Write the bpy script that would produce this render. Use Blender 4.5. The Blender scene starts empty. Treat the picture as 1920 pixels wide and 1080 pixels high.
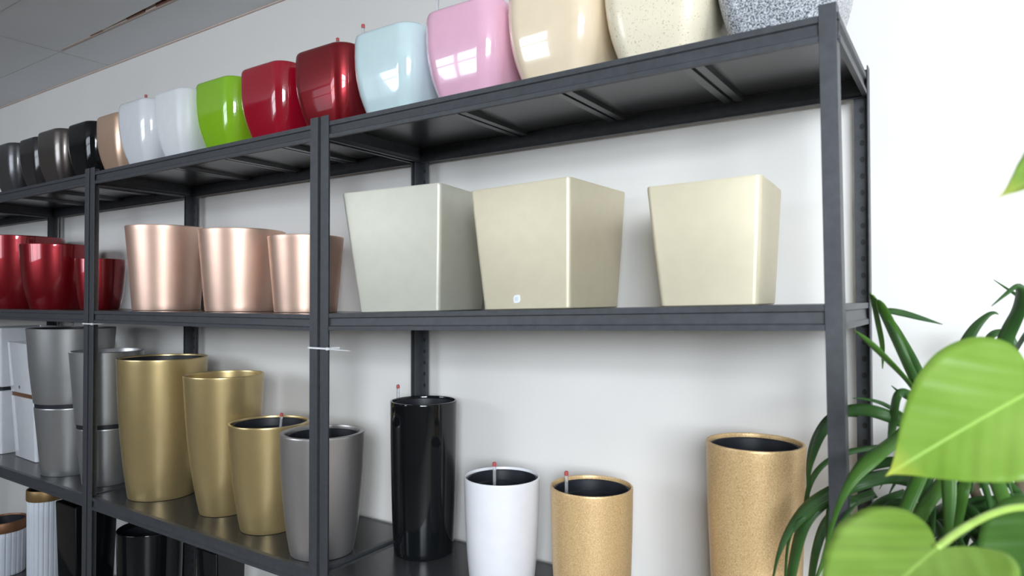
import bpy, bmesh, math, random
from mathutils import Vector, Matrix
random.seed(7)
PI = math.pi
sc = bpy.context.scene
COL = sc.collection

# ---------------------------------------------------------------- camera, world, lights, exposure
FPX = 1275.08
cam_d = bpy.data.cameras.new('camera'); cam = bpy.data.objects.new('camera', cam_d); COL.objects.link(cam)
cam_d.sensor_fit = 'HORIZONTAL'; cam_d.sensor_width = 36.0; cam_d.lens = FPX / 1920 * 36.0
cam_d.clip_start = 0.05
yaw, pitch, roll = 0.59069, 0.01631, -0.00131
F = Vector((-math.sin(yaw)*math.cos(pitch), math.cos(yaw)*math.cos(pitch), math.sin(pitch)))
R_ = Vector((math.cos(yaw), math.sin(yaw), 0)); U_ = R_.cross(F)
R2 = R_*math.cos(roll) + U_*math.sin(roll); U2 = -R_*math.sin(roll) + U_*math.cos(roll)
M = Matrix((R2, U2, -F)).transposed().to_4x4(); M.translation = Vector((1.3604, -1.15324, 1.34355))
cam.matrix_world = M
cam_d.dof.use_dof = True; cam_d.dof.focus_distance = 2.0; cam_d.dof.aperture_fstop = 4.5
sc.camera = cam

vs = sc.view_settings
vs.view_transform = 'Standard'; vs.look = 'None'; vs.gamma = 1.0; vs.use_curve_mapping = False
vs.exposure = 0.29

w = bpy.data.worlds.new('world'); sc.world = w; w.use_nodes = True
bg = w.node_tree.nodes['Background']; bg.inputs[0].default_value = (0.75, 0.85, 1.0, 1); bg.inputs[1].default_value = 1.0

def area(name, loc, direction, sx, sy, power, color):
    d = bpy.data.lights.new(name, 'AREA'); d.shape = 'RECTANGLE'; d.size = sx; d.size_y = sy
    d.energy = power; d.color = color
    o = bpy.data.objects.new(name, d); COL.objects.link(o); o.location = loc
    o.rotation_euler = Vector(direction).to_track_quat('-Z', 'Y').to_euler()
    return o
# daylight standing just outside the shop's windows
area('window_daylight', (3.4, -3.8, 2.6), (0, 1, -.5), 3.6, 2.6, 900, (0.87, 0.94, 1.0))
area('window_daylight', (-2.2, -4.1, 2.3), (0, 1, -.38), 2.6, 2.4, 115, (0.86, 0.93, 1.0))

# ---------------------------------------------------------------- materials
def mat(name, color, rough=0.5, metal=0.0, coat=0.0, spec=0.5, vary=0.0, scale=30.0, bump=0.0, bscale=400.0,
        speck=None, sscale=500.0, sw=(0.45, 0.55), trans=0.0, coat_rough=0.03, sheen=None):
    m = bpy.data.materials.new(name); m.use_nodes = True
    nt = m.node_tree; N = nt.nodes; L = nt.links; b = N['Principled BSDF']
    b.inputs['Base Color'].default_value = (*color, 1); b.inputs['Roughness'].default_value = rough
    b.inputs['Metallic'].default_value = metal; b.inputs['Coat Weight'].default_value = coat
    b.inputs['Coat Roughness'].default_value = coat_rough
    b.inputs['Specular IOR Level'].default_value = spec
    b.inputs['Transmission Weight'].default_value = trans
    tc = N.new('ShaderNodeTexCoord')
    n = N.new('ShaderNodeTexNoise'); n.inputs['Scale'].default_value = sscale if speck else scale
    n.inputs['Detail'].default_value = 3.0 if not speck else 2.0
    L.new(tc.outputs['Object'], n.inputs['Vector'])
    r = N.new('ShaderNodeValToRGB')
    if speck:
        r.color_ramp.elements[0].position = sw[0]; r.color_ramp.elements[1].position = sw[1]
        r.color_ramp.elements[0].color = (*speck, 1); r.color_ramp.elements[1].color = (*color, 1)
    else:
        v = max(vary, 0.02)
        r.color_ramp.elements[0].position = 0.3; r.color_ramp.elements[1].position = 0.7
        r.color_ramp.elements[0].color = (*[c*(1-v) for c in color], 1)
        r.color_ramp.elements[1].color = (*[min(1, c*(1+v)) for c in color], 1)
    L.new(n.outputs['Fac'], r.inputs['Fac']); L.new(r.outputs['Color'], b.inputs['Base Color'])
    if bump:
        n2 = N.new('ShaderNodeTexNoise'); n2.inputs['Scale'].default_value = bscale
        L.new(tc.outputs['Object'], n2.inputs['Vector'])
        bp = N.new('ShaderNodeBump'); bp.inputs['Strength'].default_value = bump; bp.inputs['Distance'].default_value = 0.002
        L.new(n2.outputs['Fac'], bp.inputs['Height']); L.new(bp.outputs['Normal'], b.inputs['Normal'])
    return m
M_ = {}
M_['wall'] = mat('white_wall_paint', (0.82, 0.80, 0.775), 0.85, vary=0.02, scale=3, bump=0.12, bscale=25)
M_['wall_dim'] = mat('dimmed_wall_paint', (0.22, 0.20, 0.18), 0.8, vary=0.03, scale=3)  # dimness put into the colour of the unseen walls, cutting reflections and bounce
M_['ceiling'] = mat('ceiling_board', (0.80, 0.81, 0.83), 0.8, vary=0.02, scale=2)
M_['grid'] = mat('ceiling_grid', (0.62, 0.62, 0.62), 0.6)
M_['wood'] = mat('brown_wood_edge', (0.16, 0.07, 0.045), 0.7, vary=0.2, scale=20)
M_['palewood'] = mat('pale_wood_strip', (0.62, 0.50, 0.44), 0.7)
M_['dark'] = mat('dark_void', (0.03, 0.02, 0.02), 0.9)
M_['floor'] = mat('beige_floor', (0.27, 0.235, 0.20), 0.4, vary=0.08, scale=4)
M_['frame'] = mat('window_frame', (0.10, 0.10, 0.11), 0.5)
M_['steel'] = mat('charcoal_powder_coat', (0.050, 0.054, 0.062), 0.42, vary=0.15, scale=60, bump=0.25, bscale=700, spec=0.55)
M_['panel'] = mat('charcoal_shelf_sheet', (0.040, 0.041, 0.044), 0.26, vary=0.1, scale=8, spec=0.6)
M_['hole'] = mat('slot_black', (0.008, 0.008, 0.008), 0.8)
M_['blackplastic'] = mat('black_liner_plastic', (0.012, 0.014, 0.020), 0.45)
M_['tube'] = mat('clear_tube', (0.9, 0.92, 0.95), 0.15, trans=0.75)
M_['redcap'] = mat('red_cap', (0.50, 0.09, 0.09), 0.4)
M_['tie'] = mat('white_nylon', (0.8, 0.8, 0.82), 0.4)

def add_slots(m):
    nt = m.node_tree; N = nt.nodes; L = nt.links; b = N['Principled BSDF']
    def mth(op, a, v=None, c=None):
        n = N.new('ShaderNodeMath'); n.operation = op; L.new(a, n.inputs[0])
        if v is not None:
            if hasattr(v, 'links'): L.new(v, n.inputs[1])
            else: n.inputs[1].default_value = v
        if c is not None: n.inputs[2].default_value = c
        return n.outputs[0]
    tc = N.new('ShaderNodeTexCoord'); sp = N.new('ShaderNodeSeparateXYZ'); L.new(tc.outputs['Object'], sp.inputs[0])
    dx = mth('SUBTRACT', mth('ABSOLUTE', sp.outputs[0]), .0145)
    dz = mth('MULTIPLY', mth('SUBTRACT', mth('MODULO', sp.outputs[2], .0335), .01675), .75)
    d = mth('SQRT', mth('ADD', mth('MULTIPLY', dx, dx), mth('MULTIPLY', dz, dz)))
    k = mth('LESS_THAN', d, .0044)
    src = b.inputs['Base Color'].links[0].from_socket
    mx = N.new('ShaderNodeMix'); mx.data_type = 'RGBA'; L.new(k, mx.inputs[0]); L.new(src, mx.inputs[6])
    mx.inputs[7].default_value = (.008, .008, .008, 1); L.new(mx.outputs[2], b.inputs['Base Color'])
    return m
M_['steel_slotted'] = add_slots(mat('charcoal_slotted_steel', (0.050, 0.054, 0.062), 0.42, vary=0.15, scale=60, spec=0.55))
def gloss(name, c, **k): return mat(name, c, k.pop('rough', 0.12), coat=1.0, **k)
M_['p_bronze'] = mat('gunmetal_gloss', (0.16, 0.14, 0.13), 0.28, metal=0.8, coat=0.6)
M_['p_darkgrey'] = mat('dark_grey_satin', (0.10, 0.10, 0.105), 0.3, metal=0.6, coat=0.4)
M_['p_smoke'] = mat('smoke_gloss', (0.030, 0.028, 0.030), 0.10, spec=0.6)
M_['p_black'] = mat('black_gloss', (0.006, 0.007, 0.008), 0.08, spec=0.45)
M_['p_rose'] = mat('rose_gold_satin', (0.74, 0.50, 0.36), 0.32, metal=0.6, coat=0.3)
M_['p_whitegloss'] = gloss('white_gloss', (0.80, 0.82, 0.86))
M_['p_white'] = mat('white_satin', (0.80, 0.82, 0.84), 0.4)
M_['p_green'] = gloss('lime_green_gloss', (0.27, 0.55, 0.02))
M_['p_crimson'] = gloss('crimson_gloss', (0.36, 0.006, 0.022))
M_['p_candy'] = mat('candy_red_metallic', (0.26, 0.003, 0.010), 0.3, metal=0.6, coat=1.0)
M_['p_blue'] = gloss('pale_aqua_gloss', (0.66, 0.83, 0.86))
M_['p_pink'] = gloss('pink_gloss', (0.88, 0.50, 0.66))
M_['p_peach'] = gloss('peach_gloss', (0.90, 0.75, 0.55))
M_['p_cream'] = mat('cream_speckle', (0.88, 0.80, 0.62), 0.3, coat=0.5, speck=(0.55, 0.42, 0.25), sscale=330, sw=(0.30, 0.38))
M_['p_granite'] = mat('granite_speckle', (0.66, 0.69, 0.74), 0.35, coat=0.5, speck=(0.04, 0.045, 0.06), sscale=420, sw=(0.38, 0.60))
M_['rg'] = mat('rose_gold_metallic', (0.86, 0.60, 0.48), 0.42, metal=0.85)
M_['champ'] = mat('champagne_metallic', (0.74, 0.67, 0.50), 0.50, metal=0.45)
M_['champ_cool'] = mat('champagne_silver_metallic', (0.66, 0.65, 0.56), 0.50, metal=0.45)
M_['gold'] = mat('gold_metallic', (0.55, 0.42, 0.20), 0.34, metal=0.7, coat=0.5)
M_['gunmetal'] = mat('silver_grey_metallic', (0.50, 0.475, 0.465), 0.36, metal=0.8)
M_['silver'] = mat('silver_metallic', (0.42, 0.425, 0.43), 0.34, metal=0.75, coat=0.2)
M_['glitter'] = mat('gold_glitter', (0.84, 0.60, 0.32), 0.42, metal=0.3, speck=(0.50, 0.30, 0.12), sscale=600, sw=(0.30, 0.62))
M_['white_cyl'] = mat('white_satin_pot', (0.80, 0.80, 0.84), 0.35, coat=0.2)
M_['ribwhite'] = mat('pale_ribbed_plastic', (0.70, 0.74, 0.82), 0.5)
M_['brass'] = mat('aged_brass_rim', (0.30, 0.19, 0.08), 0.45, metal=0.6)
M_['copper'] = mat('brown_copper_rim', (0.25, 0.12, 0.06), 0.45, metal=0.5)
M_['decal'] = mat('pale_decal', (0.85, 0.90, 0.92), 0.3)
M_['decalcore'] = mat('pale_blue_decal', (0.70, 0.75, 0.82), 0.3)
M_['decaldark'] = mat('dark_decal', (0.12, 0.12, 0.12), 0.5)

def leafmat(name, base, edge, vein, rough, sub):
    m = bpy.data.materials.new(name); m.use_nodes = True
    nt = m.node_tree; N = nt.nodes; L = nt.links; b = N['Principled BSDF']
    at = N.new('ShaderNodeUVMap'); sep = N.new('ShaderNodeSeparateXYZ'); L.new(at.outputs[0], sep.inputs[0])
    # u across the leaf (0..1, 0.5 = midrib), v along it
    ab = N.new('ShaderNodeMath'); ab.operation = 'SUBTRACT'; L.new(sep.outputs[0], ab.inputs[0]); ab.inputs[1].default_value = 0.5
    a2 = N.new('ShaderNodeMath'); a2.operation = 'ABSOLUTE'; L.new(ab.outputs[0], a2.inputs[0])
    if vein:
        mm = N.new('ShaderNodeMath'); mm.operation = 'MULTIPLY_ADD'; L.new(a2.outputs[0], mm.inputs[0]); mm.inputs[1].default_value = -0.9
        L.new(sep.outputs[1], mm.inputs[2])
        w_ = N.new('ShaderNodeMath'); w_.operation = 'MULTIPLY'; L.new(mm.outputs[0], w_.inputs[0]); w_.inputs[1].default_value = 48.0
        s_ = N.new('ShaderNodeMath'); s_.operation = 'SINE'; L.new(w_.outputs[0], s_.inputs[0])
        g = N.new('ShaderNodeMath'); g.operation = 'MULTIPLY_ADD'; L.new(s_.outputs[0], g.inputs[0]); g.inputs[1].default_value = 0.5; g.inputs[2].default_value = 0.5
    else:
        w_ = N.new('ShaderNodeMath'); w_.operation = 'MULTIPLY'; L.new(sep.outputs[0], w_.inputs[0]); w_.inputs[1].default_value = 60.0
        g = N.new('ShaderNodeMath'); g.operation = 'SINE'; L.new(w_.outputs[0], g.inputs[0])
    noi = N.new('ShaderNodeTexNoise'); tc = N.new('ShaderNodeTexCoord'); L.new(tc.outputs['Object'], noi.inputs['Vector']); noi.inputs['Scale'].default_value = 14
    r = N.new('ShaderNodeValToRGB'); r.color_ramp.elements[0].color = (*base, 1); r.color_ramp.elements[1].color = (*edge, 1)
    r.color_ramp.elements[0].position = 0.35; r.color_ramp.elements[1].position = 0.75
    L.new(noi.outputs['Fac'], r.inputs['Fac'])
    mx = N.new('ShaderNodeMix'); mx.data_type = 'RGBA'; mx.inputs[7].default_value = (*[min(1, c*1.25+0.02) for c in edge], 1)
    st = N.new('ShaderNodeMath'); st.operation = 'LESS_THAN'; L.new(a2.outputs[0], st.inputs[0]); st.inputs[1].default_value = 0.012 if vein else 0.0
    L.new(st.outputs[0], mx.inputs[0]); L.new(r.outputs[0], mx.inputs[6])
    tip = N.new('ShaderNodeMapRange'); tip.inputs[1].default_value = .80; tip.inputs[2].default_value = 1.0; tip.inputs[4].default_value = .75 if vein else 0.0
    L.new(sep.outputs[1], tip.inputs[0])
    my = N.new('ShaderNodeMix'); my.data_type = 'RGBA'; my.inputs[7].default_value = (.62, .62, .10, 1)
    L.new(tip.outputs[0], my.inputs[0]); L.new(mx.outputs[2], my.inputs[6]); mx = my
    L.new(mx.outputs[2], b.inputs['Base Color'])
    b.inputs['Roughness'].default_value = rough
    bp = N.new('ShaderNodeBump'); bp.inputs['Strength'].default_value = 0.22; bp.inputs['Distance'].default_value = 0.0012 if vein else 0.001
    L.new(g.outputs[0], bp.inputs['Height']); L.new(bp.outputs[0], b.inputs['Normal'])
    tr = N.new('ShaderNodeBsdfTranslucent'); L.new(mx.outputs[2], tr.inputs[0])
    ms = N.new('ShaderNodeMixShader'); ms.inputs[0].default_value = sub
    out = N['Material Output']; L.new(b.outputs[0], ms.inputs[1]); L.new(tr.outputs[0], ms.inputs[2]); L.new(ms.outputs[0], out.inputs[0])
    return m
M_['philo'] = leafmat('heart_leaf_green', (0.22, 0.39, 0.045), (0.32, 0.50, 0.10), True, 0.32, 0.35)
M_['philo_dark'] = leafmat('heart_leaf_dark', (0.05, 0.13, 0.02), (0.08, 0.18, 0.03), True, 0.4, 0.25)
M_['strap'] = leafmat('strap_leaf_green', (0.035, 0.105, 0.025), (0.06, 0.16, 0.035), False, 0.35, 0.2)
M_['strap_light'] = leafmat('strap_leaf_light', (0.08, 0.22, 0.03), (0.12, 0.28, 0.05), False, 0.35, 0.3)
M_['stem'] = mat('green_stem', (0.30, 0.45, 0.08), 0.4, vary=0.15, scale=40)
M_['cane'] = mat('brown_cane', (0.12, 0.09, 0.055), 0.8, vary=0.3, scale=60, bump=0.4, bscale=90)
M_['soil'] = mat('potting_soil', (0.05, 0.035, 0.025), 0.95, vary=0.5, scale=120, bump=0.8, bscale=150)
M_['planter'] = mat('white_planter', (0.7, 0.7, 0.7), 0.35)

# ---------------------------------------------------------------- mesh helpers
def obj(name, bm, m, parent=None, smooth=True, angle=0.6, loc=None):
    me = bpy.data.meshes.new(name)
    bmesh.ops.recalc_face_normals(bm, faces=bm.faces)
    bm.to_mesh(me); bm.free()
    if smooth:
        for p in me.polygons: p.use_smooth = True
        me.set_sharp_from_angle(angle=angle)
    me.materials.append(m)
    o = bpy.data.objects.new(name, me); COL.objects.link(o)
    if parent: o.parent = parent
    if loc is not None: o.location = loc
    return o
def tag(o, label=None, cat=None, group=None, kind=None):
    if label: o['label'] = label
    if cat: o['category'] = cat
    if group: o['group'] = group
    if kind: o['kind'] = kind
    return o
def thing(name, label, cat, loc=(0, 0, 0), rot=(0, 0, 0), group=None):
    o = bpy.data.objects.new(name, None); COL.objects.link(o); o.location = loc; o.rotation_euler = rot
    o.empty_display_size = 0.05
    return tag(o, label, cat, group)
def box(bm, x0, x1, y0, y1, z0, z1, bev=0.0):
    r = bmesh.ops.create_cube(bm, size=1.0)
    for v in r['verts']:
        v.co = Vector(((x0+x1)/2 + v.co.x*(x1-x0), (y0+y1)/2 + v.co.y*(y1-y0), (z0+z1)/2 + v.co.z*(z1-z0)))
    if bev:
        es = list({e for v in r['verts'] for e in v.link_edges})
        bmesh.ops.bevel(bm, geom=es, offset=bev, segments=2, affect='EDGES', profile=0.5)
    return bm
def bx(*a, **k): return box(bmesh.new(), *a, **k)
def prism(bm, prof, axis, a0, a1, zs=0.0):
    """closed profile [(p, z)] swept along X or Y from a0 to a1; zs = slope of z along the sweep"""
    n = len(prof); rings = []
    for a in (a0, a1):
        ring = []
        for p, z in prof:
            zz = z + zs*(a-a0)
            ring.append(bm.verts.new((a, p, zz) if axis == 'X' else (p, a, zz)))
        rings.append(ring)
    for i in range(n):
        j = (i+1) % n
        bm.faces.new((rings[0][i], rings[0][j], rings[1][j], rings[1][i]))
    bm.faces.new(rings[0]); bm.faces.new(rings[1][::-1])
    return bm
def rings_mesh(bm, rings, cap0=True, cap1=True):
    vr = [[bm.verts.new(c) for c in r] for r in rings]
    n = len(vr[0])
    for a, b in zip(vr, vr[1:]):
        for i in range(n):
            j = (i+1) % n
            bm.faces.new((a[i], a[j], b[j], b[i]))
    if cap0: bm.faces.new(vr[0])
    if cap1: bm.faces.new(vr[-1][::-1])
    return bm
def lathe(prof, n=96, bm=None, flute=None, cap0=True, cap1=True):
    bm = bm or bmesh.new(); rings = []
    for r, z in prof:
        ring = []
        for i in range(n):
            t = 2*PI*i/n; rr = r
            if flute: rr = r*(1 - flute[1]*max(0.0, math.cos(t*flute[0]))**6)
            ring.append((rr*math.cos(t), rr*math.sin(t), z))
        rings.append(ring)
    return rings_mesh(bm, rings, cap0, cap1)
def rsq(prof, k=10, bm=None):
    """prof [(half width, corner radius, z)] -> rounded square loft"""
    bm = bm or bmesh.new(); rings = []
    for h, c, z in prof:
        c = min(c, h*0.98); ring = []
        for q in range(4):
            cx = (h-c)*(1 if q in (0, 3) else -1); cy = (h-c)*(1 if q in (0, 1) else -1)
            for i in range(k+1):
                t = PI/2*q + PI/2*i/k
                ring.append((cx+c*math.cos(t), cy+c*math.sin(t), z))
            # subdivide the flat side so shading stays even
        rings.append(ring)
    return rings_mesh(bm, rings)
def tube(bm, pts, radii, n=10):
    pts = [Vector(p) for p in pts]; rings = []
    for i, p in enumerate(pts):
        t = (pts[min(i+1, len(pts)-1)] - pts[max(i-1, 0)]).normalized()
        a = Vector((0, 0, 1)) if abs(t.z) < 0.9 else Vector((1, 0, 0))
        u = t.cross(a).normalized(); v = t.cross(u)
        r = radii[i] if hasattr(radii, '__len__') else radii
        rings.append([tuple(p + u*r*math.cos(2*PI*k/n) + v*r*math.sin(2*PI*k/n)) for k in range(n)])
    return rings_mesh(bm, rings)
def spline(P, k=6):
    """Catmull-Rom through tuples of any length"""
    out = []; n = len(P)
    for i in range(n-1):
        p0 = P[max(i-1, 0)]; p1 = P[i]; p2 = P[i+1]; p3 = P[min(i+2, n-1)]
        for s in range(k):
            t = s/k
            out.append(tuple(0.5*((2*b) + (-a+c)*t + (2*a-5*b+4*c-d)*t*t + (-a+3*b-3*c+d)*t**3) for a, b, c, d in zip(p0, p1, p2, p3)))
    out.append(tuple(P[-1])); return out

# ---------------------------------------------------------------- the room
WY = 0.412; ZC = 2.4258; XL, XR, YF = -5.0, 5.6, -2.9
def struct(name, bm, m, parent=None, **k):
    o = obj(name, bm, m, parent, **k)
    if not parent: o['kind'] = 'structure'
    return o
struct('floor', bx(XL-.1, XR+.1, YF-.1, WY+.1, -0.1, 0), M_['floor'], smooth=False)
struct('wall_back', bx(XL-.1, XR+.1, WY, WY+.1, 0, ZC), M_['wall'], smooth=False)
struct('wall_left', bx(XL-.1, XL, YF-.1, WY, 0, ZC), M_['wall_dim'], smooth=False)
def wall_with_holes(axis, fixed0, fixed1, a0, a1, holes):
    bm = bmesh.new(); cur = a0
    def b(p, q, z0, z1):
        if axis == 'X': box(bm, p, q, fixed0, fixed1, z0, z1)
        else: box(bm, fixed0, fixed1, p, q, z0, z1)
    for h0, h1, z0, z1 in holes:
        b(cur, h0, 0, ZC); b(h0, h1, 0, z0); b(h0, h1, z1, ZC); cur = h1
    b(cur, a1, 0, ZC); return bm
HF = [(-3.5, -0.9, 1.25, 2.40), (1.9, 4.9, 1.25, 2.40)]; HR = []
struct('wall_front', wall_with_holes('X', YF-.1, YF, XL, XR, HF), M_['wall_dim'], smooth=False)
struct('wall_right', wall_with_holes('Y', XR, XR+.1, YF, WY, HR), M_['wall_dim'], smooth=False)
def window(name, axis, a0, a1, z0, z1, f, n):
    bm = bmesh.new()
    def b(p, q, u, v):
        if axis == 'X': box(bm, p, q, f-.03, f+.03, u, v)
        else: box(bm, f-.03, f+.03, p, q, u, v)
    t = 0.045
    b(a0, a0+t, z0, z1); b(a1-t, a1, z0, z1); b(a0+t, a1-t, z0, z0+t); b(a0+t, a1-t, z1-t, z1)
    zm = z0 + .64*(z1-z0); b(a0+t, a1-t, zm, zm+t)
    for i in range(1, n):
        c = a0+(a1-a0)*i/n; b(c-t/2, c+t/2, z0+t, zm); b(c-t/2, c+t/2, zm+t, z1-t)
    struct(name, bm, M_['frame'], smooth=False)
window('window_1', 'X', -3.5, -0.9, 1.25, 2.40, YF-.05, 3)
window('window_2', 'X', 1.9, 4.9, 1.25, 2.40, YF-.05, 3)
# ceiling of long boards in a thin grid; one board has slipped and shows a brown edge
def ceiling():
    bm = bmesh.new()
    ys = [WY]; y = 0.202
    while y > YF: ys.append(y); y -= 0.317
    ys.append(YF)
    xs = [XL, -4.32, -1.92, 0.48, 2.88, 5.28, XR]
    g = 0.0012
    for i in range(len(ys)-1):
        for j in range(len(xs)-1):
            y1, y0 = ys[i]-g, ys[i+1]+g; x0, x1 = xs[j]+g, xs[j+1]-g
            if i == 1 and j == 2:      # the slipped board
                r = bmesh.ops.create_cube(bm, size=1.0)
                for v in r['verts']:
                    xx = x0 if v.co.x < 0 else x1
                    yy = (y0 if v.co.y < 0 else (y1 if v.co.x < 0 else y1-0.085))
                    v.co = Vector((xx, yy, ZC+.001 if v.co.z < 0 else ZC+.012))
            else: box(bm, x0, x1, y0, y1, ZC, ZC+.012)
    return bm
cl = struct('ceiling', ceiling(), M_['ceiling'], smooth=False)
struct('ceiling_slab', bx(XL-.1, XR+.1, YF-.1, WY+.1, ZC+.03, ZC+.10), M_['dark'], cl, smooth=False)
g = bmesh.new(); box(g, -1.926, -1.914, YF, WY, ZC-.0012, ZC+.0005); box(g, -4.326, -4.314, YF, WY, ZC-.0012, ZC+.0005)
struct('ceiling_grid', g, M_['grid'], cl, smooth=False)
g = bx(-1.9, 0.46, 0.190, 0.2005, ZC-.0006, ZC+.022); struct('batten', g, M_['palewood'], cl, smooth=False)
g = bmesh.new()
for x0, x1 in ((-1.62, -1.52), (-1.33, -1.2), (-1.12, -0.9)): box(g, x0, x1, 0.1855, 0.190, ZC-.0004, ZC+.02)
struct('batten_stain', g, M_['wood'], cl, smooth=False)
struct('trim_1', bx(XL, XR, WY-.006, WY, ZC-.006, ZC), M_['palewood'], smooth=False)

# ---------------------------------------------------------------- the four racks
D = 0.3815; PW = 0.029; BH = 0.0416; HP = 1.8063; ZT = 1.7903
def post(w, side, front, parent, lean=0.0):
    """angle post: one flange in the front/back plane, the other along the side"""
    bm = bmesh.new(); t = 0.002
    x0, x1 = (0, w) if side < 0 else (-w, 0)
    if front:
        box(bm, x0, x1, 0, t, 0, HP, bev=0.0006)
        box(bm, *((0, t) if side < 0 else (-t, 0)), t, PW, 0, HP)
    else:
        box(bm, x0, x1, D-t, D, 0, HP, bev=0.0006)
        box(bm, *((0, t) if side < 0 else (-t, 0)), D-PW, D-t, 0, HP)
    if lean:
        for v in bm.verts: v.co.x += lean*(v.co.z-1.35)
    o = obj('post', bm, M_['steel'] if front else M_['steel_slotted'], parent, smooth=False)
    return o
LIP = [(0, 0), (0, -.0105), (.0045, -.0125), (.0045, -.0145), (.0030, -.030), (-.0006, -.0325), (-.0006, -.0416), (.008, -.0416), (.008, -.0400), (.0012, -.0400), (.006, -.030), (.0065, -.0015), (.014, -.0015), (.014, 0)]
def beam(parent, axis, a0, a1, off, sgn, z, zs=0.0):
    prof = [(off + sgn*p, z+q) for p, q in LIP]
    obj('beam', prism(bmesh.new(), prof, axis, a0, a1, zs), M_['steel'], parent, smooth=False)
def shelf(parent, x0, x1, z, slope=0.0):
    s = slope
    beam(parent, 'X', x0+.0022, x1-.0022, .0026, 1, z, s)
    beam(parent, 'X', x0+.0022, x1-.0022, D-.0026, -1, z, s)
    zr = z + s*(x1-x0)
    beam(parent, 'Y', .018, D-.018, x0+.0028, 1, z)
    beam(parent, 'Y', .018, D-.018, x1-.0028, -1, zr)
    bm = bmesh.new()
    prism(bm, [(.0165, z-.0022), (.0165, z-.0002), (D-.0165, z-.0002), (D-.0165, z-.0022)], 'X', x0+.016, x1-.016, s)
    p = obj('shelf_panel', bm, M_['panel'], parent, smooth=False)
    for c in (0.09, 0.37, 0.65, 0.93, 1.13):
        if c in (0.09, 1.13): continue
        zz = z - .0022 + s*c; c += x0
        prof = [(c-.024, zz), (c-.021, zz-.011), (c-.004, zz-.011), (c-.003, zz-.005), (c+.003, zz-.005), (c+.004, zz-.011), (c+.021, zz-.011), (c+.024, zz)]
        obj('stiffener', prism(bmesh.new(), prof, 'Y', .02, D-.02), M_['panel'], p, smooth=False)
def rack(x0, label, mid, mslope, low, last=False):
    r = thing('metal_shelving_rack', label, 'shelving rack', (x0, 0, 0), group='charcoal metal shelving racks along the wall')
    g = 0.0055; W = 1.2 - g; e = 1.2 if last else W
    for front in (True, False):
        a = post(PW, -1, front, r); a.location.x = g
        b = post(0.026 if (last and front) else PW, 1, front, r, lean=(-0.012 if last and front else 0.0)); b.location.x = e
    shelf(r, g, e, ZT); shelf(r, g, e, mid, mslope); shelf(r, g, e, low); shelf(r, g, e, 0.12)
    return r
rack(0.0, 'charcoal steel shelving rack nearest the plants, holding the three square champagne pots', 1.3075, 0.0235, 0.6553, True)
rack(-1.2, 'charcoal steel shelving rack carrying the three rose gold pots on its middle shelf', 1.3046, 0.0, 0.6571)
rack(-2.4, 'charcoal steel shelving rack carrying the round dark red pots and silver pots', 1.3038, 0.0, 0.6584)
rack(-3.6, 'charcoal steel shelving rack at the far left edge, mostly out of view', 1.3038, 0.0, 0.6584)

# ---------------------------------------------------------------- cable ties
def cable_tie(x, y0, z, label, hw, tail):
    r = thing('cable_tie', label, 'cable tie', (x, y0, z))
    bm = bmesh.new(); d0, d1 = -.0022, PW+.006
    pts = [(-hw, d0, 0), (hw, d0, 0), (hw, d1, 0), (-hw, d1, 0)]
    ring = lambda e: [(-hw-e, d0-e), (hw+e, d0-e), (hw+e, d1+e), (-hw-e, d1+e)]
    A = [[bm.verts.new((p[0], p[1], zz)) for p in ring(e)] for e, zz in ((0, -.0022), (.0014, -.0022), (.0014, .0022), (0, .0022))]
    for q in range(4):
        a, b = A[q], A[(q+1) % 4]
        for i in range(4): bm.faces.new((a[i], a[(i+1) % 4], b[(i+1) % 4], b[i]))
    obj('strap_band', bm, M_['tie'], r, smooth=False)
    obj('lock_head', bx(hw+.0004, hw+.007, d0-.006, d0+.0005, -.0035, .0035, bev=.0008), M_['tie'], r, smooth=False)
    if tail:
        bm = bmesh.new()
        tube(bm, [(hw+.006, d0-.003, 0), (hw+.05, d0-.010, -.0005), (hw+.09, d0-.018, 0), (hw+.104, d0-.02, .0003)], [.0022, .002, .0014, .0004], 6)
        obj('tail', bm, M_['tie'], r)
cable_tie(0, 0, 1.2205, 'white cable tie with a long loose tail around the middle post pair', .0352, True)
cable_tie(-1.2, 0, 1.2590, 'tailless white cable tie around the left post pair, below the small red pot', .0352, False)

# ---------------------------------------------------------------- pots
def indicator(parent, x, y, z0, z1, tilt=(0, 0)):
    bm = tube(bmesh.new(), [(x, y, z0), (x+tilt[0], y+tilt[1], z1-.008)], .0040, 12)
    o = obj('water_level_tube', bm, M_['tube'], parent)
    n = Vector((tilt[0], tilt[1], z1-z0)).normalized()
    t = Vector((x+tilt[0], y+tilt[1], z1-.0082))
    obj('indicator_cap', tube(bmesh.new(), [t, t+n*.003, t+n*.009, t+n*.0105], [.0044, .0050, .0046, .002], 12), M_['redcap'], o)
    o['label'] = 'clear tube'
    return o
GT = 'rounded square pots lined up on the top shelf'
def square_pot(x, y, m, label, s=0.218, h=0.216, ind=None, name='square_plant_pot'):
    """x, y = front left corner of its top"""
    r = thing(name, label, 'plant pot', (x+s/2, y+s/2, ZT), group=GT)
    H = s/2
    prof = []
    K = [(0.0, .034, .034), (.02, .0305, .037), (.1, .0245, .04), (.2, .0175, .043), (.3, .0115, .045), (.4, .007, .047), (.5, .0038, .048), (.62, .0012, .049), (.75, 0, .05), (.90, .0002, .05), (.955, .0010, .05), (.982, .0028, .048), (.996, .006, .046)]
    for f, ins, c in K: prof.append((H-ins, c, f*h))
    prof += [(H-.009, .044, h), (H-.0145, .043, .992*h), (H-.0145, .043, .95*h), (H-.016, .04, .5*h), (H-.038, .03, .05*h)]
    obj('pot_body', rsq(prof, 12), m, r, angle=1.2)
    if ind: indicator(r, ind[0]-(x+s/2), ind[1]-(y+s/2), .10, ind[2]-ZT)
    return r
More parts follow.
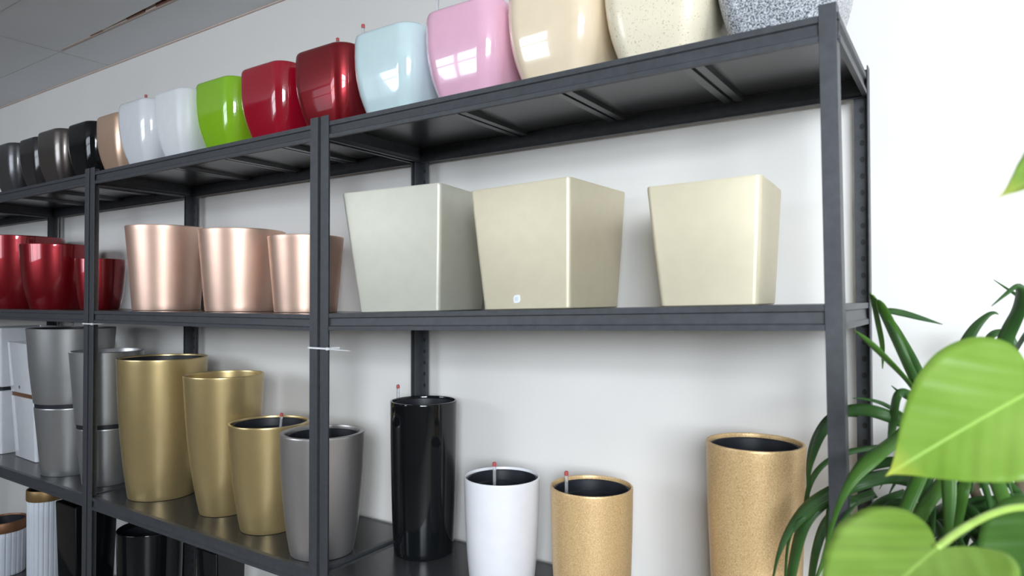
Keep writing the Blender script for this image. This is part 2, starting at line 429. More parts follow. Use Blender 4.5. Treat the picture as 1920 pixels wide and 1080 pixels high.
square_pot(-2.165, .03, M_['p_darkgrey'], 'satin dark grey square pot cut off by the left frame edge, top shelf')
square_pot(-1.945, .045, M_['p_smoke'], 'glossy smoky black square pot between the dark grey and gunmetal pots, top shelf', s=.205)
square_pot(-1.735, .03, M_['p_bronze'], 'gunmetal brown square pot with soft vertical sheen, left of the glossy black one, top shelf')
square_pot(-1.512, .045, M_['p_black'], 'glossy jet black square pot between the gunmetal and rose gold square pots, top shelf', s=.21)
square_pot(-1.297, .048, M_['p_rose'], 'rose gold square pot between the jet black and glossy white pots, top shelf', s=.208)
pot_w = square_pot(-1.062, .010, M_['p_whitegloss'], 'glossy white square pot with a tiny grey mark, right of the rose gold pot', s=.214, ind=(-1.02, .10, 2.058))
square_pot(-.843, .015, M_['p_white'], 'plain satin white square pot beside the lime green pot, top shelf', s=.204)
square_pot(-.636, .03, M_['p_green'], 'lime green glossy square pot on the top shelf')
square_pot(-.407, .03, M_['p_crimson'], 'crimson glossy square pot beside the lime green pot, top shelf')
square_pot(-.164, .03, M_['p_candy'], 'metallic candy red square pot with dark right side, beside the pale aqua pot', ind=(-.107, .155, 2.078))
square_pot(.064, .03, M_['p_blue'], 'pale aqua blue glossy square pot on the top shelf', ind=(.083, .07, 2.045))
square_pot(.302, .03, M_['p_pink'], 'pink glossy square pot on the top shelf', ind=(.325, .075, 2.06))
square_pot(.535, .03, M_['p_peach'], 'plain peach cream glossy square pot beside the pink pot, top shelf')
square_pot(.764, .03, M_['p_cream'], 'cream square pot with fine brown speckles, top shelf', s=.214)
square_pot(.982, .034, M_['p_granite'], 'black and white granite speckled square pot at the right end of the top shelf')

tag(obj('maker_mark', bx(-.006, .006, 0, .0012, 0, .013), M_['decaldark'], pot_w, loc=(-.052, -.0835, .028), smooth=False), 'tiny dark grey mark')

def round_pot(name, x, y, z, prof, m, label, cat='plant pot', group=None, wall=.006, liner=None, ind=None, inner=None, flute=None, n=96):
    """prof [(radius, height)] outer silhouette from base to rim"""
    r = thing(name, label, cat, (x, y, z), group=group)
    P = spline([tuple(p) for p in prof], 5) if len(prof) > 2 else list(prof)
    R, H = prof[-1]
    P = [(P[0][0]-.004, 0.0), (P[0][0]-.0008, .0012)] + [(a, max(b, .004)) for a, b in P]
    P[2] = (P[2][0], .004)
    low = 0.05*H
    P.insert(-1, (P[-1][0] + (P[-2][0]-P[-1][0])*.08, H-.004)); P[-1] = (R-.0002, H-.0006)
    q = [(R-.0008, H+.0006), (R-wall*.5, H+.0009), (R-wall+.0008, H+.0006), (R-wall, H-.001), (R-wall, H-.006), (R-wall-.002, H-.06), (prof[0][0]-wall-.006, low)]
    obj('pot_body', lathe(P+q, n, flute=flute), m, r, angle=0.9)
    if liner:
        d, gap = liner               # depth of its rim below the pot's, gap to the wall
        a = R-wall-gap; h = H-d
        L = [(a-.010, h-.19), (a-.004, h-.075), (a-.0045, h-.028), (a-.0015, h-.025), (a-.0005, h-.002), (a, h), (a-.002, h+.001), (a-.0035, h-.001), (a-.0045, h-.024),
             (a-.0075, h-.028), (a-.0075, h-.075), (a-.014, h-.185)]
        obj('inner_liner', lathe(L, n), M_['blackplastic'], r, angle=0.5)
    if ind:
        indicator(r, ind[0]-x, ind[1]-y, H-.16 if liner else H*.3, ind[2]-z, ind[3] if len(ind) > 3 else (0, 0))
    return r
# rose gold, three sizes
GR = 'round rose gold pots on the middle shelf'
zm = 1.3048
round_pot('round_plant_pot', -1.057, .2, zm, [(.111, 0), (.123, .155), (.136, .298)], M_['rg'], 'largest and leftmost round rose gold pot on the middle shelf', group=GR)
round_pot('round_plant_pot', -.607, .2, zm, [(.112, 0), (.123, .126), (.134, .260)], M_['rg'], 'middle sized round rose gold pot between the largest and smallest rose gold ones', group=GR)
round_pot('round_plant_pot', -.293, .2, zm, [(.091, 0), (.1015, .121), (.1105, .225)], M_['rg'], 'smallest round rose gold pot, partly behind a post pair, middle shelf', group=GR)
# candy red bowls, three sizes
GD = 'round metallic red pots on the middle shelf'
zc = 1.3040
round_pot('round_plant_pot', -2.286, .2, zc, [(.122, 0), (.146, .09), (.161, .20), (.168, .326)], M_['p_candy'], 'largest round metallic red pot, cut off by the left frame edge', group=GD)
round_pot('round_plant_pot', -1.908, .2, zc, [(.104, 0), (.127, .088), (.139, .178), (.145, .272)], M_['p_candy'], 'middle sized round metallic red pot between the largest and the smallest red ones', group=GD)
round_pot('round_plant_pot', -1.545, .2, zc, [(.068, 0), (.0795, .054), (.0865, .13), (.090, .201)], M_['p_candy'], 'smallest round metallic red pot, crossed by a black post pair', group=GD)
# square champagne pots with sharp tapered sides
GC = 'square champagne metallic pots on the middle shelf'
def taper_pot(x, y, ang, top, base, h, m, label, mark=False, scuff=False):
    z = 1.3075 + .0235*x + .0004
    r = thing('square_tapered_pot', label, 'plant pot', (x, y, z), (0, -math.atan(.0235), ang), group=GC)
    a, b = top/2, base/2; c = .011
    P = [(b-.004, c*.8, 0), (b-.0006, c, .002), (b, c, .006), ((a+b)/2, c, h*.5), (a-.0004, c, h-.004), (a-.0012, c, h), (a-.004, c*.8, h), (a-.005, c*.7, h-.003), (a-.006, c*.7, h-.03), (b-.008, c, .02)]
    obj('pot_body', rsq(P, 6), m, r, angle=0.35)
    if mark:
        tilt = math.atan((a-b)/h); f = lambda zz: -(b+(a-b)*zz/h)
        def leafshape(sz):
            pts = []
            for i in range(13):
                t = i/12; pts.append((t, .40*math.sin(PI*t)**1.0))
            out = pts + [(1-t, -.40*math.sin(PI*t)**1.0) for t in [i/12 for i in range(1, 12)]]
            q = []
            for u, v in out:
                u -= .5; ca, sa = math.cos(.85), math.sin(.85)
                q.append((sz*(u*ca-v*sa), sz*(u*sa+v*ca)))
            return q
        for nm, sz, d, mm, par in (('leaf_mark', .024, .0009, 'decal', r),):
            bm = bmesh.new()
            P2 = leafshape(sz); zc_ = .0235; xc = -.018
            A = [bm.verts.new((xc+u, f(zc_+v)-d, zc_+v)) for u, v in P2]
            B = [bm.verts.new((xc+u, f(zc_+v)+.0004, zc_+v)) for u, v in P2]
            bm.faces.new(A)
            for i in range(len(A)): bm.faces.new((A[i], B[i], B[(i+1) % len(A)], A[(i+1) % len(A)]))
            lm = obj(nm, bm, M_[mm], par, smooth=False)
            bm = bmesh.new(); A = [bm.verts.new((xc-.001+u, f(zc_+v)-d-.0003, zc_+v)) for u, v in leafshape(.0115)]
            bm.faces.new(A); tag(obj('mark_core', bm, M_['decalcore'], lm, smooth=False), 'pale blue centre')
    return r
taper_pot(.172, .20, .161, .291, .235, .303, M_['champ_cool'], 'largest and leftmost square champagne pot, its face turned a little left')
taper_pot(.545, .232, -.028, .270, .232, .277, M_['champ'], 'middle square champagne pot with a small pale leaf shaped mark on its front', mark=True)
taper_pot(.948, .204, .056, .217, .184, .234, M_['champ'], 'smallest square champagne pot standing alone near the right post')

# tall pots on the lower shelf, left to right
zl = .6572
GL = 'tall metallic gold pots on the lower shelf'
round_pot('tall_round_pot', -1.02, .168, zl, [(.109, 0), (.124, .118), (.136, .248), (.142, .359), (.146, .482)], M_['gold'], 'tallest gold pot with dark inside, leftmost of the gold ones', group=GL, liner=(.006, .001))
round_pot('tall_round_pot', -.658, .171, zl, [(.073, 0), (.094, .112), (.109, .230), (.117, .332), (.1235, .443)], M_['gold'], 'middle gold pot with an empty gold interior, between the tallest and shortest gold pots', group=GL)
round_pot('tall_round_pot', -.403, .155, zl, [(.082, 0), (.092, .056), (.103, .134), (.112, .230), (.1165, .316)], M_['gold'], 'shortest gold pot with a black liner and slanting red capped tube', group=GL, liner=(.006, .004), ind=(-.362, .150, 1.004, (.022, .0)), wall=.007)
round_pot('tall_round_pot', -.113, .111, zl, [(.084, 0), (.0955, .068), (.1045, .153), (.1105, .238), (.113, .324)], M_['gunmetal'], 'silver grey round pot with a black liner, standing behind the middle front posts', liner=(.010, .003), wall=.013)
z4 = .6555
round_pot('tall_round_pot', .114, .269, z4, [(.081, 0), (.0865, .12), (.0895, .266), (.091, .410)], M_['p_black'], 'tall glossy black cylinder pot in front of a rear post, with clear tube', liner=(.006, .001), ind=(.0245, .262, 1.101))
round_pot('tall_round_pot', .423, .2, z4, [(.076, 0), (.084, .08), (.0885, .17), (.091, .262)], M_['white_cyl'], 'white cylinder pot with a black liner and upright red capped tube', liner=(.006, .001), ind=(.401, .2, .946), wall=.004)
GG = 'sandy gold glitter cylinder pots on the lower shelf'
round_pot('tall_round_pot', .664, .2, z4, [(.080, 0), (.086, .09), (.089, .18), (.091, .275)], M_['glitter'], 'shorter sandy gold cylinder pot with a red capped tube', group=GG, liner=(.008, .001), ind=(.6007, .2, .952), wall=.005)
round_pot('tall_round_pot', 1.016, .2, z4, [(.076, 0), (.083, .15), (.088, .28), (.091, .412)], M_['glitter'], 'taller sandy gold cylinder pot partly covered by long green leaves', group=GG, liner=(.008, .001), wall=.006)

# two tier pots with a black waist
def tier_round(x, y, z, prof, zb, label, ind=None, dark=True):
    r = thing('two_tier_round_pot', label, 'plant pot', (x, y, z), group='silver two tier round pots on the lower shelf')
    rad = lambda h: next((a0+(a1-a0)*(h-h0)/(h1-h0) for (a0, h0), (a1, h1) in zip(prof, prof[1:]) if h0 <= h <= h1), prof[-1][0])
    def shell(h0, h1, nm, top):
        hs = [h0+(h1-h0)*i/8 for i in range(9)]
        P = [(rad(h0)-.006, h0), (rad(h0)-.001, h0+.0005), (rad(h0+.004), h0+.004)] + [(rad(h), h) for h in hs[1:-1]] + [(rad(h1-.006), h1-.006), (rad(h1-.001), h1-.002)]
        if top: P += [(rad(h1)-.002, h1), (rad(h1)-.006, h1), (rad(h1)-.007, h1-.003), (rad(h1)-.012, h1-.08), (rad(h0)-.01, h0+.03)]
        else: P += [(rad(h1)-.001, h1), (rad(h1)-.008, h1)]
        obj(nm, lathe(P), M_['silver'], r, angle=.8)
    H = prof[-1][1]
    shell(0, zb-.008, 'lower_body', False); shell(zb+.008, H, 'upper_body', True)
    obj('waist_band', lathe([(rad(zb)-.012, zb-.0082), (rad(zb)-.004, zb-.008), (rad(zb)-.003, zb+.008), (rad(zb)-.012, zb+.0082)]), M_['blackplastic'], r)
    if dark:
        a = rad(H)-.0085
        obj('inner_liner', lathe([(a-.012, H-.16), (a, H-.004), (a-.003, H-.003), (a-.016, H-.155)]), M_['blackplastic'], r)
    if ind: indicator(r, ind[0]-x, ind[1]-y, H-.12, ind[2]-z)
tier_round(-1.633, .135, .6585, [(.100, 0), (.111, .11), (.1265, .273), (.143, .421), (.154, .573)], .273, 'larger silver two tier pot with black waist, beside the white tapered towers', ind=(-1.78, .20, 1.254))
tier_round(-1.342, .132, .6585, [(.079, 0), (.088, .078), (.1015, .219), (.113, .355), (.1245, .494)], .219, 'smaller silver two tier pot with black waist, left of the tallest gold pot', dark=False)
def tier_square(x, y, z, top, base, h, hb, label, ang=0, mark=False):
    r = thing('two_tier_square_pot', label, 'plant pot', (x, y, z), (0, 0, ang), group='white two tier square pots on the lower shelf')
    f = lambda q: (base+(top-base)*q/h)/2
    c = .012
    obj('lower_body', rsq([(f(0)-.003, c, 0), (f(0), c, .003), (f(hb-.008), c, hb-.009), (f(hb)-.003, c, hb-.008)], 6), M_['p_whitegloss'], r, angle=.5)
    obj('waist_band', rsq([(f(hb)-.006, c, hb-.0082), (f(hb)-.0035, c, hb-.008), (f(hb)-.003, c, hb+.008), (f(hb)-.006, c, hb+.0082)], 6), M_['blackplastic'] if not mark else M_['copper'], r, angle=.5)
    u = obj('upper_body', rsq([(f(hb)-.003, c, hb+.008), (f(hb), c, hb+.010), (f(h), c, h-.002), (f(h)-.003, c, h), (f(h)-.006, c, h-.002), (f(h)-.012, c, h-.1)], 6), M_['p_whitegloss'], r, angle=.5)
    if mark:
        zz = hb+.034
        tag(obj('maker_mark', bx(-.0055, .0055, -f(zz)-.0012, -f(zz)+.002, zz-.006, zz+.006), M_['decaldark'], r, smooth=False, loc=(-.02, 0, 0)), 'tiny dark mark')
tier_square(-2.005, .232, .6585, .285, .232, .500, .276, 'white two tier square pot with a tiny mark, directly left of the silver pots', ang=-.04, mark=True)
tier_square(-2.325, .215, .6585, .27, .245, .56, .29, 'white two tier square pot with black waist at the left frame edge')

# bins and pots on the bottom shelf
zb = .1202
GB = 'pale ribbed bins with brown rims on the bottom shelf'
def ribbed_bin(x, y, r0, H, label, rim):
    r = thing('ribbed_bin', label, 'bin', (x, y, zb), group=GB)
    P = [(r0-.006, 0), (r0-.003, .002)] + [(r0-.003+.003*i/6, .01+(H-.057)*i/6) for i in range(7)] + [(r0-.004, H-.044), (r0-.008, H-.042)]
    obj('ribbed_body', lathe(P, 240, flute=(24, .045)), M_['ribwhite'], r, angle=1.3)
    obj('rim_band', lathe([(r0-.010, H-.046), (r0+.001, H-.046), (r0+.003, H-.042), (r0+.003, H-.003), (r0+.001, H), (r0-.003, H), (r0-.005, H-.004), (r0-.008, H-.046)]), rim, r, angle=.6)
    obj('inner_liner', lathe([(r0-.012, H-.20), (r0-.006, H-.006), (r0-.010, H-.006), (r0-.018, H-.19)]), M_['blackplastic'], r)
ribbed_bin(-1.978, .19, .0735, .407, 'taller pale ribbed bin with brass coloured rim, just under the lower shelf edge', M_['brass'])
ribbed_bin(-2.255, .13, .085, .238, 'shorter pale ribbed bin with brown rim at the lower left corner', M_['copper'])
round_pot('round_plant_pot', -1.155, .2, zb, [(.095, 0), (.105, .15), (.109, .28), (.111, .385)], M_['p_black'], 'large glossy black pot with open top under the tallest gold pot', liner=(.02, .002))
def black_box_pot(x, y, s, h, label):
    r = thing('tall_square_pot', label, 'plant pot', (x, y, zb), group='tall black square pots on the bottom shelf')
    H = s/2; c = .012
    obj('pot_body', rsq([(H*.86, c, 0), (H*.87, c, .003), (H, c, h-.003), (H-.002, c, h), (H-.007, c, h), (H-.009, c, h-.004), (H*.84, c, .03)], 6), M_['p_black'], r, angle=.5)
    return r
black_box_pot(-1.665, .21, .170, .40, 'tall narrow black square pot right of the brass rimmed ribbed bin')
black_box_pot(-1.335, .29, .115, .43, 'narrow black square pot squeezed left of the large glossy black pot')
black_box_pot(-.80, .255, .12, .37, 'black square pot in shadow right of the large glossy black pot')

# ---------------------------------------------------------------- strap leaved plant on the right
STRAP = [
    [(1.304,0.16,1.159,0.0146),(1.279,0.14,1.229,0.0163),(1.257,0.11,1.296,0.0199),(1.243,0.08,1.335,0.0194),(1.235,0.06,1.347,0.0172),(1.237,0.1,1.309,0.0138),(1.241,0.13,1.264,0.0091),(1.24,0.14,1.226,0.001)] ,
    [(1.306,0.2,1.176,0.015),(1.284,0.19,1.235,0.0148),(1.26,0.17,1.285,0.0167),(1.246,0.15,1.315,0.0144),(1.248,0.14,1.323,0.0102),(1.268,0.14,1.32,0.0112),(1.295,0.14,1.312,0.0081),(1.326,0.14,1.302,0.001)] ,
    [(1.305,0.1,1.167,0.0119),(1.294,0.1,1.204,0.0129),(1.279,0.09,1.246,0.0118),(1.264,0.09,1.284,0.0098),(1.253,0.08,1.309,0.0039)] ,
    [(1.301,0.14,1.17,0.0143),(1.279,0.08,1.216,0.0146),(1.254,0.03,1.254,0.014),(1.235,0.0,1.279,0.01),(1.219,-0.02,1.296,0.0009)] ,
    [(1.344,0.22,1.226,0.0238),(1.354,0.22,1.263,0.0216),(1.369,0.22,1.294,0.0172),(1.386,0.22,1.315,0.0097),(1.396,0.22,1.32,0.0054),(1.402,0.22,1.317,0.0011)] ,
    [(1.399,0.15,1.252,0.0226),(1.411,0.14,1.29,0.0244),(1.423,0.12,1.323,0.022),(1.427,0.1,1.351,0.0197),(1.42,0.09,1.361,0.0088),(1.406,0.08,1.349,0.0058),(1.389,0.07,1.332,0.001)] ,
    [(1.451,0.25,1.33,0.0066),(1.428,0.28,1.35,0.0056),(1.398,0.3,1.376,0.0011)] ,
    [(1.382,0.25,1.253,0.011),(1.39,0.25,1.278,0.0132),(1.402,0.25,1.286,0.0132),(1.416,0.25,1.279,0.0154),(1.426,0.25,1.259,0.011)] ,
    [(1.422,0.25,1.25,0.011),(1.43,0.2,1.275,0.0106),(1.441,0.15,1.303,0.0102)] ,
    [(1.306,0.12,1.182,0.0121),(1.286,0.1,1.189,0.0119),(1.272,0.08,1.196,0.0137),(1.264,0.08,1.183,0.0157),(1.258,0.1,1.146,0.016),(1.253,0.1,1.111,0.008)] ,
    [(1.298,0.2,1.169,0.0086),(1.271,0.2,1.174,0.0086),(1.248,0.2,1.192,0.0011)] ,
    [(1.281,0.15,1.141,0.0073),(1.26,0.13,1.159,0.0071),(1.238,0.12,1.172,0.0061),(1.214,0.12,1.176,0.0041),(1.197,0.12,1.176,0.001)] ,
    [(1.283,0.12,1.137,0.0182),(1.251,0.1,1.154,0.02),(1.216,0.1,1.161,0.02),(1.183,0.11,1.151,0.0202),(1.154,0.11,1.121,0.0204),(1.137,0.11,1.078,0.0144),(1.128,0.11,1.031,0.0073),(1.13,0.11,0.953,0.0011)] ,
    [(1.204,0.14,1.148,0.0124),(1.173,0.15,1.144,0.0146),(1.15,0.15,1.128,0.0147),(1.13,0.15,1.088,0.0148),(1.121,0.15,1.04,0.0096),(1.121,0.15,0.983,0.0011)] ,
    [(1.27,0.2,1.091,0.0097),(1.223,0.18,1.085,0.0096),(1.183,0.17,1.074,0.0107),(1.15,0.16,1.055,0.0107),(1.129,0.15,1.027,0.0117),(1.117,0.15,0.987,0.0086),(1.111,0.15,0.934,0.0011)] ,
    [(1.301,0.06,1.172,0.0212),(1.277,0.0,1.143,0.0295),(1.248,-0.06,1.12,0.0299),(1.226,-0.08,1.094,0.0192),(1.21,-0.09,1.064,0.0122),(1.198,-0.09,1.028,0.0079),(1.185,-0.09,0.977,0.0054),(1.174,-0.09,0.936,0.0027)] ,
    [(1.29,0.12,1.048,0.0205),(1.256,0.08,1.062,0.0239),(1.214,0.05,1.052,0.0254),(1.175,0.05,1.029,0.0276),(1.138,0.05,0.998,0.0259),(1.111,0.04,0.96,0.016),(1.096,0.03,0.921,0.0081),(1.086,0.03,0.875,0.0031)] ,
    [(1.188,0.07,1.022,0.014),(1.161,0.06,1.008,0.018),(1.136,0.05,0.98,0.024),(1.122,0.05,0.938,0.0223),(1.11,0.05,0.874,0.0186)] ,
    [(1.143,0.05,0.994,0.008),(1.124,0.04,0.976,0.007),(1.109,0.04,0.938,0.006),(1.104,0.04,0.876,0.0051)] ,
    [(1.226,0.15,1.014,0.017),(1.187,0.13,0.994,0.0189),(1.155,0.12,0.96,0.019),(1.14,0.11,0.914,0.017),(1.131,0.11,0.858,0.0129)] ,
    [(1.215,0.1,1.011,0.0082),(1.175,0.1,1.013,0.0082),(1.16,0.1,0.984,0.0062),(1.158,0.1,0.903,0.0032)] ,
    [(1.231,0.1,1.022,0.0082),(1.212,0.0,1.027,0.0085),(1.187,-0.03,0.982,0.0084),(1.164,-0.03,0.917,0.0057)] ,
    [(1.313,0.0,1.12,0.0221),(1.304,-0.02,1.1,0.0237),(1.291,-0.04,1.065,0.0216),(1.279,-0.05,1.032,0.0198),(1.272,-0.05,1.005,0.0182)] ,
    [(1.341,0.05,1.099,0.0212),(1.322,0.03,1.065,0.0229),(1.306,0.0,1.043,0.0225),(1.292,0.0,1.01,0.0207)] ,
    [(1.333,-0.02,1.134,0.0199),(1.335,-0.03,1.107,0.0207),(1.336,-0.04,1.073,0.0198),(1.335,-0.05,1.035,0.0126),(1.333,-0.05,1.017,0.0054)] ,
    [(1.361,0.08,1.087,0.0158),(1.351,0.05,1.065,0.0213),(1.346,0.05,1.029,0.0176),(1.34,0.05,0.989,0.0118)] ,
    [(1.38,0.0,1.136,0.0184),(1.387,-0.03,1.107,0.0198),(1.396,-0.06,1.08,0.0194),(1.4,-0.08,1.045,0.0184),(1.401,-0.08,1.005,0.0177)] ,
    [(1.426,0.1,1.053,0.0141),(1.387,0.1,1.035,0.0182),(1.347,0.1,1.004,0.0183),(1.315,0.1,0.978,0.0143)] ,
    [(1.445,0.2,1.082,0.0173),(1.411,0.2,1.065,0.0173),(1.375,0.2,1.043,0.0152),(1.338,0.2,1.011,0.0087)] ,
    [(1.269,0.2,1.009,0.0175),(1.231,0.18,0.989,0.0196),(1.198,0.17,0.949,0.0174),(1.181,0.17,0.904,0.0088)] ,
    [(1.286,0.2,1.061,0.0152),(1.246,0.2,1.06,0.0174),(1.204,0.2,1.041,0.0153),(1.187,0.2,1.015,0.0088)] ,
    [(1.29,0.25,0.996,0.0159),(1.249,0.25,0.989,0.0159),(1.206,0.25,0.953,0.0115),(1.184,0.25,0.91,0.0046)] ,
]

def strap_mesh(P, wob=0.0):
    bm = bmesh.new(); uv = bm.loops.layers.uv.new('UVMap')
    Q = spline(P, 6); n = len(Q); cols = []
    camdir = Vector((1.36, -1.15, 1.34))
    prev = None
    for i, (x, y, z, w_) in enumerate(Q):
        p = Vector((x, y, z)); a = Vector(Q[max(i-1, 0)][:3]); b = Vector(Q[min(i+1, n-1)][:3])
        t = (b-a).normalized()
        # blade lies across the bending direction, as a drooping leaf does
        up = Vector((-.45, -.85, .30)).normalized()
        s = t.cross(up)
        s = s.normalized() if s.length > 1e-4 else (prev or Vector((1, 0, 0)))
        if prev and s.dot(prev) < 0: s = -s
        if prev: s = (s*.5 + prev*.5).normalized()
        prev = s; nr = s.cross(t).normalized()
        h = max(w_, .0006)/2
        row = []
        for j, c in enumerate((-1, -.5, 0, .5, 1)):
            row.append(bm.verts.new(p + s*h*c + nr*h*.30*(1-abs(c))))
        cols.append(row)
    for i in range(n-1):
        for j in range(4):
            f = bm.faces.new((cols[i][j], cols[i][j+1], cols[i+1][j+1], cols[i+1][j]))
            for l, (uu, vv) in zip(f.loops, ((j, i), (j+1, i), (j+1, i+1), (j, i+1))): l[uv].uv = (uu/4, vv/max(n-1, 1))
    return bm
pl = thing('strap_leaf_plant', 'bushy houseplant with long arching dark green strap leaves, right of the rack', 'potted plant', (1.40, .20, 0))
def leaf_obj(name, bm, m, parent):
    o = obj(name, bm, m, parent, angle=3.0)
    o.matrix_parent_inverse = Matrix.Translation(-parent.location)
    s = o.modifiers.new('thickness', 'SOLIDIFY'); s.thickness = .0006
    return o
light = {0, 3, 15, 22, 23, 24, 25, 26}  # paler green leaves; on the front ones the tone also paints in sheen
for i, P in enumerate(STRAP): leaf_obj('leaf', strap_mesh(P), M_['strap_light' if i in light else 'strap'], pl)
cane = [(1.40, .20, .25), (1.405, .20, .6), (1.39, .19, .85), (1.37, .18, 1.02), (1.34, .17, 1.12)]
leaf_obj('cane', tube(bmesh.new(), cane, [.014, .012, .010, .008, .006], 12), M_['cane'], pl)
leaf_obj('cane', tube(bmesh.new(), [(1.40, .20, .7), (1.43, .21, .9), (1.425, .2, 1.1), (1.41, .19, 1.19)], [.010, .009, .007, .005], 12), M_['cane'], pl)
leaf_obj('cane', tube(bmesh.new(), [(1.40, .18, .55), (1.37, .10, .75), (1.36, .06, .94)], [.013, .012, .009], 12), M_['cane'], pl)
leaf_obj('cane', tube(bmesh.new(), [(1.40, .19, .6), (1.44, .13, .8), (1.45, .10, 1.0)], [.013, .012, .009], 12), M_['cane'], pl)
rnd = random.Random(11)
crowns = [((1.345, .17, 1.08), 26), ((1.41, .19, 1.13), 20), ((1.385, .20, .97), 44), ((1.36, .06, .93), 44), ((1.45, .10, 1.0), 40), ((1.31, .12, .99), 34)]
inner = []
for (cx, cy, cz), k in crowns:
    for i in range(k):
        a = 2*PI*(i*0.381966) + rnd.uniform(-.2, .2); el = rnd.uniform(.05, .75); L = rnd.uniform(.16, .27); w_ = rnd.uniform(.011, .019)
        dx, dy = math.cos(a), math.sin(a)
        if dy > .3: L *= .55
        if dx < -.5 and dy > -.4: L *= .62
        if dx < 0: L = max(.05, min(L, (cx-1.222)/(-dx*.75*math.cos(el))))
        P = []
        for s in range(6):
            t = s/5
            hr = L*(t*math.cos(el)*(1-.25*t)); vz = L*(t*math.sin(el) + .15*t - .85*t*t)
            yy = min(cy + dy*hr, .395)
            zz = cz + vz
            if zz > 1.245 - .0 and cz < 1.2: zz = 1.245
            P.append((cx + dx*hr, yy, zz, w_*(.55, .9, 1, .85, .5, .06)[s]))
        inner.append(P)
inner.sort(key=lambda P: sum(q[1] for q in P)/len(P) - .3*sum(q[2] for q in P)/len(P))
for P in inner[:66]: leaf_obj('leaf', strap_mesh(P), M_['strap'], pl)
rest = bmesh.new()
for P in inner[66:]:
    t_ = strap_mesh(P); me_ = bpy.data.meshes.new('tmp'); t_.to_mesh(me_); t_.free(); rest.from_mesh(me_); bpy.data.meshes.remove(me_)
leaf_obj('inner_foliage', rest, M_['strap'], pl)['kind'] = 'stuff'
pp = obj('planter', lathe([(.085, 0), (.09, .003), (.125, .265), (.13, .27), (.13, .285), (.122, .287), (.118, .27), (.085, .02)]), M_['planter'], pl)
obj('soil', lathe([(.110, .225), (.117, .245), (.06, .250), (.001, .252)], 48), M_['soil'], pp)

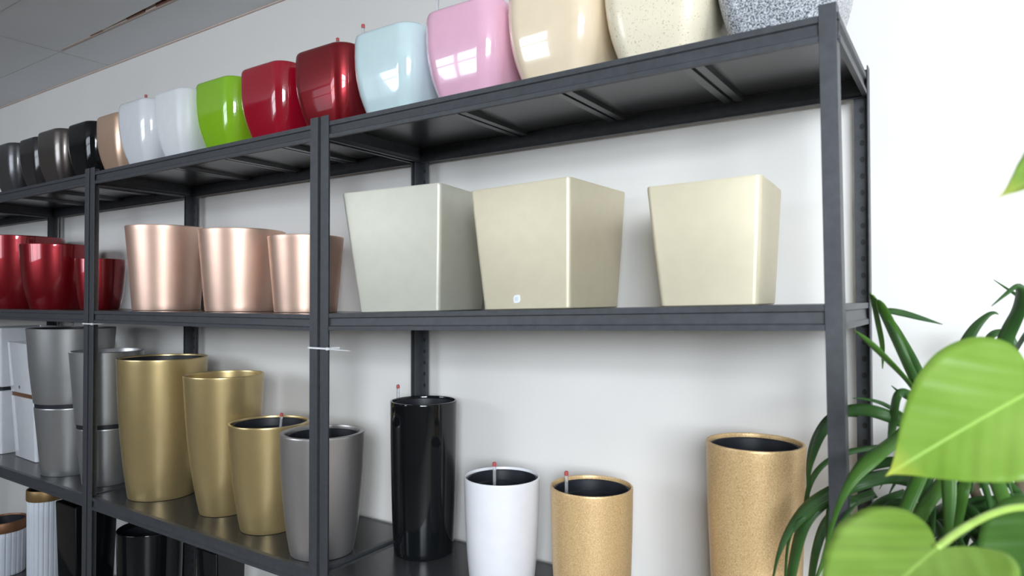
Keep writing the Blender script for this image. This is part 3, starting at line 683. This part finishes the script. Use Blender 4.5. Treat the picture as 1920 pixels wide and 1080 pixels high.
# ---------------------------------------------------------------- large leaved climber in front
hp = thing('heart_leaf_plant', 'climbing houseplant with big glossy light green heart shaped leaves in the right foreground', 'potted plant', (1.56, -.30, 0))
def heart(name, joint, tip, normal, width, m, cup=.12, droop=.10, notch=.20, skew=0.0, label=None):
    """heart outline: v runs joint -> tip, lobes reach back behind the joint"""
    J = Vector(joint); T = Vector(tip); ax = (T-J); L = ax.length; ax.normalize()
    nr = Vector(normal); nr = (nr - ax*nr.dot(ax)).normalized(); s = nr.cross(ax).normalized()
    bm = bmesh.new(); uv = bm.loops.layers.uv.new('UVMap')
    NA, NR = 26, 9
    def edge(v):      # half width at v in [0, 1]
        return (1-v)**.80*(1+.0*v)*(v+.24)**.42*1.12
    grid = []
    for sgn in (-1, 1):
        # outline from the notch (joint) round the lobe to the tip
        pts = [(0, 0)]
        for i in range(1, NA+1):
            t = i/NA
            if t < .22:
                q = t/.22; a = PI*.5*q
                pts.append((sgn*(.10+.34*math.sin(a*.9)), -notch*math.sin(PI*min(q*.62+.12, 1))))
            else:
                v = (t-.22)/.78; v0 = -notch*math.sin(PI*.74)
                vv = v0 + (1-v0)*v**1.05
                pts.append((0, vv))
        grid.append(pts)
    # smooth closed outline defined by hand (half, x across, v along), tip at v = 1
    half = spline([(0, .0), (.07, -.07), (.20, -.15), (.36, -.155), (.49, -.06), (.555, .10), (.545, .28), (.47, .46), (.355, .62), (.22, .765), (.095, .885), (.025, .965), (0, 1.02)], 5)
    def place(u, v):
        x = u*width
        z = cup*L*((abs(u)*2)**1.5*.5) - droop*L*(max(v, 0)**2) + .004*L*math.sin(v*26-abs(u)*20)*min(1, abs(u)*5)
        return J + s*(x+skew*v*v*L) + ax*(v*L) + nr*z
    for sgn in (-1, 1):
        rows = []
        for (u, v) in half:
            vm = max(0.0, min(1.0, v*.94+.0)) if v > 0 else 0.0
            vm = min(1.0, max(0.0, v-.12*(u*2)))     # vein starts nearer the joint
            row = []
            for k in range(NR):
                t = k/(NR-1)
                row.append((sgn*u*t, vm + (v-vm)*t))
            rows.append(row)
        V = [[bm.verts.new(place(*c)) for c in row] for row in rows]
        for i in range(len(rows)-1):
            for k in range(NR-1):
                f = bm.faces.new((V[i][k], V[i][k+1], V[i+1][k+1], V[i+1][k]))
                for l, c in zip(f.loops, (rows[i][k], rows[i][k+1], rows[i+1][k+1], rows[i+1][k])): l[uv].uv = (c[0]+.5, c[1])
    bmesh.ops.remove_doubles(bm, verts=bm.verts, dist=1e-5)
    o = leaf_obj(name, bm, m, hp)
    if label: o['label'] = label
    return o
heart('leaf', (1.405, -.359, 1.255), (1.295, -.414, 1.181), (-.25, -.95, .30), .128, M_['philo'])
heart('leaf', (1.336, -.466, 1.130), (1.262, -.575, 1.075), (-.2, -.55, .85), .125, M_['philo'])
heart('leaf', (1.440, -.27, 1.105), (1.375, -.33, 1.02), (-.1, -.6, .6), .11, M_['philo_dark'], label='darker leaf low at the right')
heart('leaf', (1.475, -.45, 1.475), (1.3815, -.51, 1.4325), (0, -.6, .8), .08, M_['philo'])
stem = [(1.56, -.30, .24), (1.555, -.30, .6), (1.56, -.29, .95), (1.55, -.30, 1.2), (1.56, -.31, 1.42)]
leaf_obj('stem', tube(bmesh.new(), spline(stem, 5), .009, 12), M_['stem'], hp)
def petiole(P, r=.0035): leaf_obj('petiole', tube(bmesh.new(), spline(P, 6), r, 10), M_['stem'], hp)
petiole([(1.56, -.30, 1.03), (1.50, -.31, 1.11), (1.45, -.32, 1.145), (1.404, -.348, 1.147), (1.377, -.379, 1.144), (1.352, -.423, 1.136), (1.336, -.466, 1.130)])
petiole([(1.555, -.30, 1.12), (1.50, -.28, 1.24), (1.44, -.31, 1.265), (1.405, -.357, 1.254)], .003)
petiole([(1.56, -.29, .98), (1.50, -.26, 1.08), (1.44, -.27, 1.105)], .003)
petiole([(1.558, -.31, 1.38), (1.53, -.37, 1.48), (1.475, -.45, 1.476)], .003)
pp = obj('planter', lathe([(.08, 0), (.085, .003), (.115, .235), (.12, .24), (.12, .255), (.112, .257), (.108, .24), (.08, .02)]), M_['planter'], hp)
obj('soil', lathe([(.100, .205), (.107, .225), (.06, .232), (.001, .236)], 48), M_['soil'], pp)
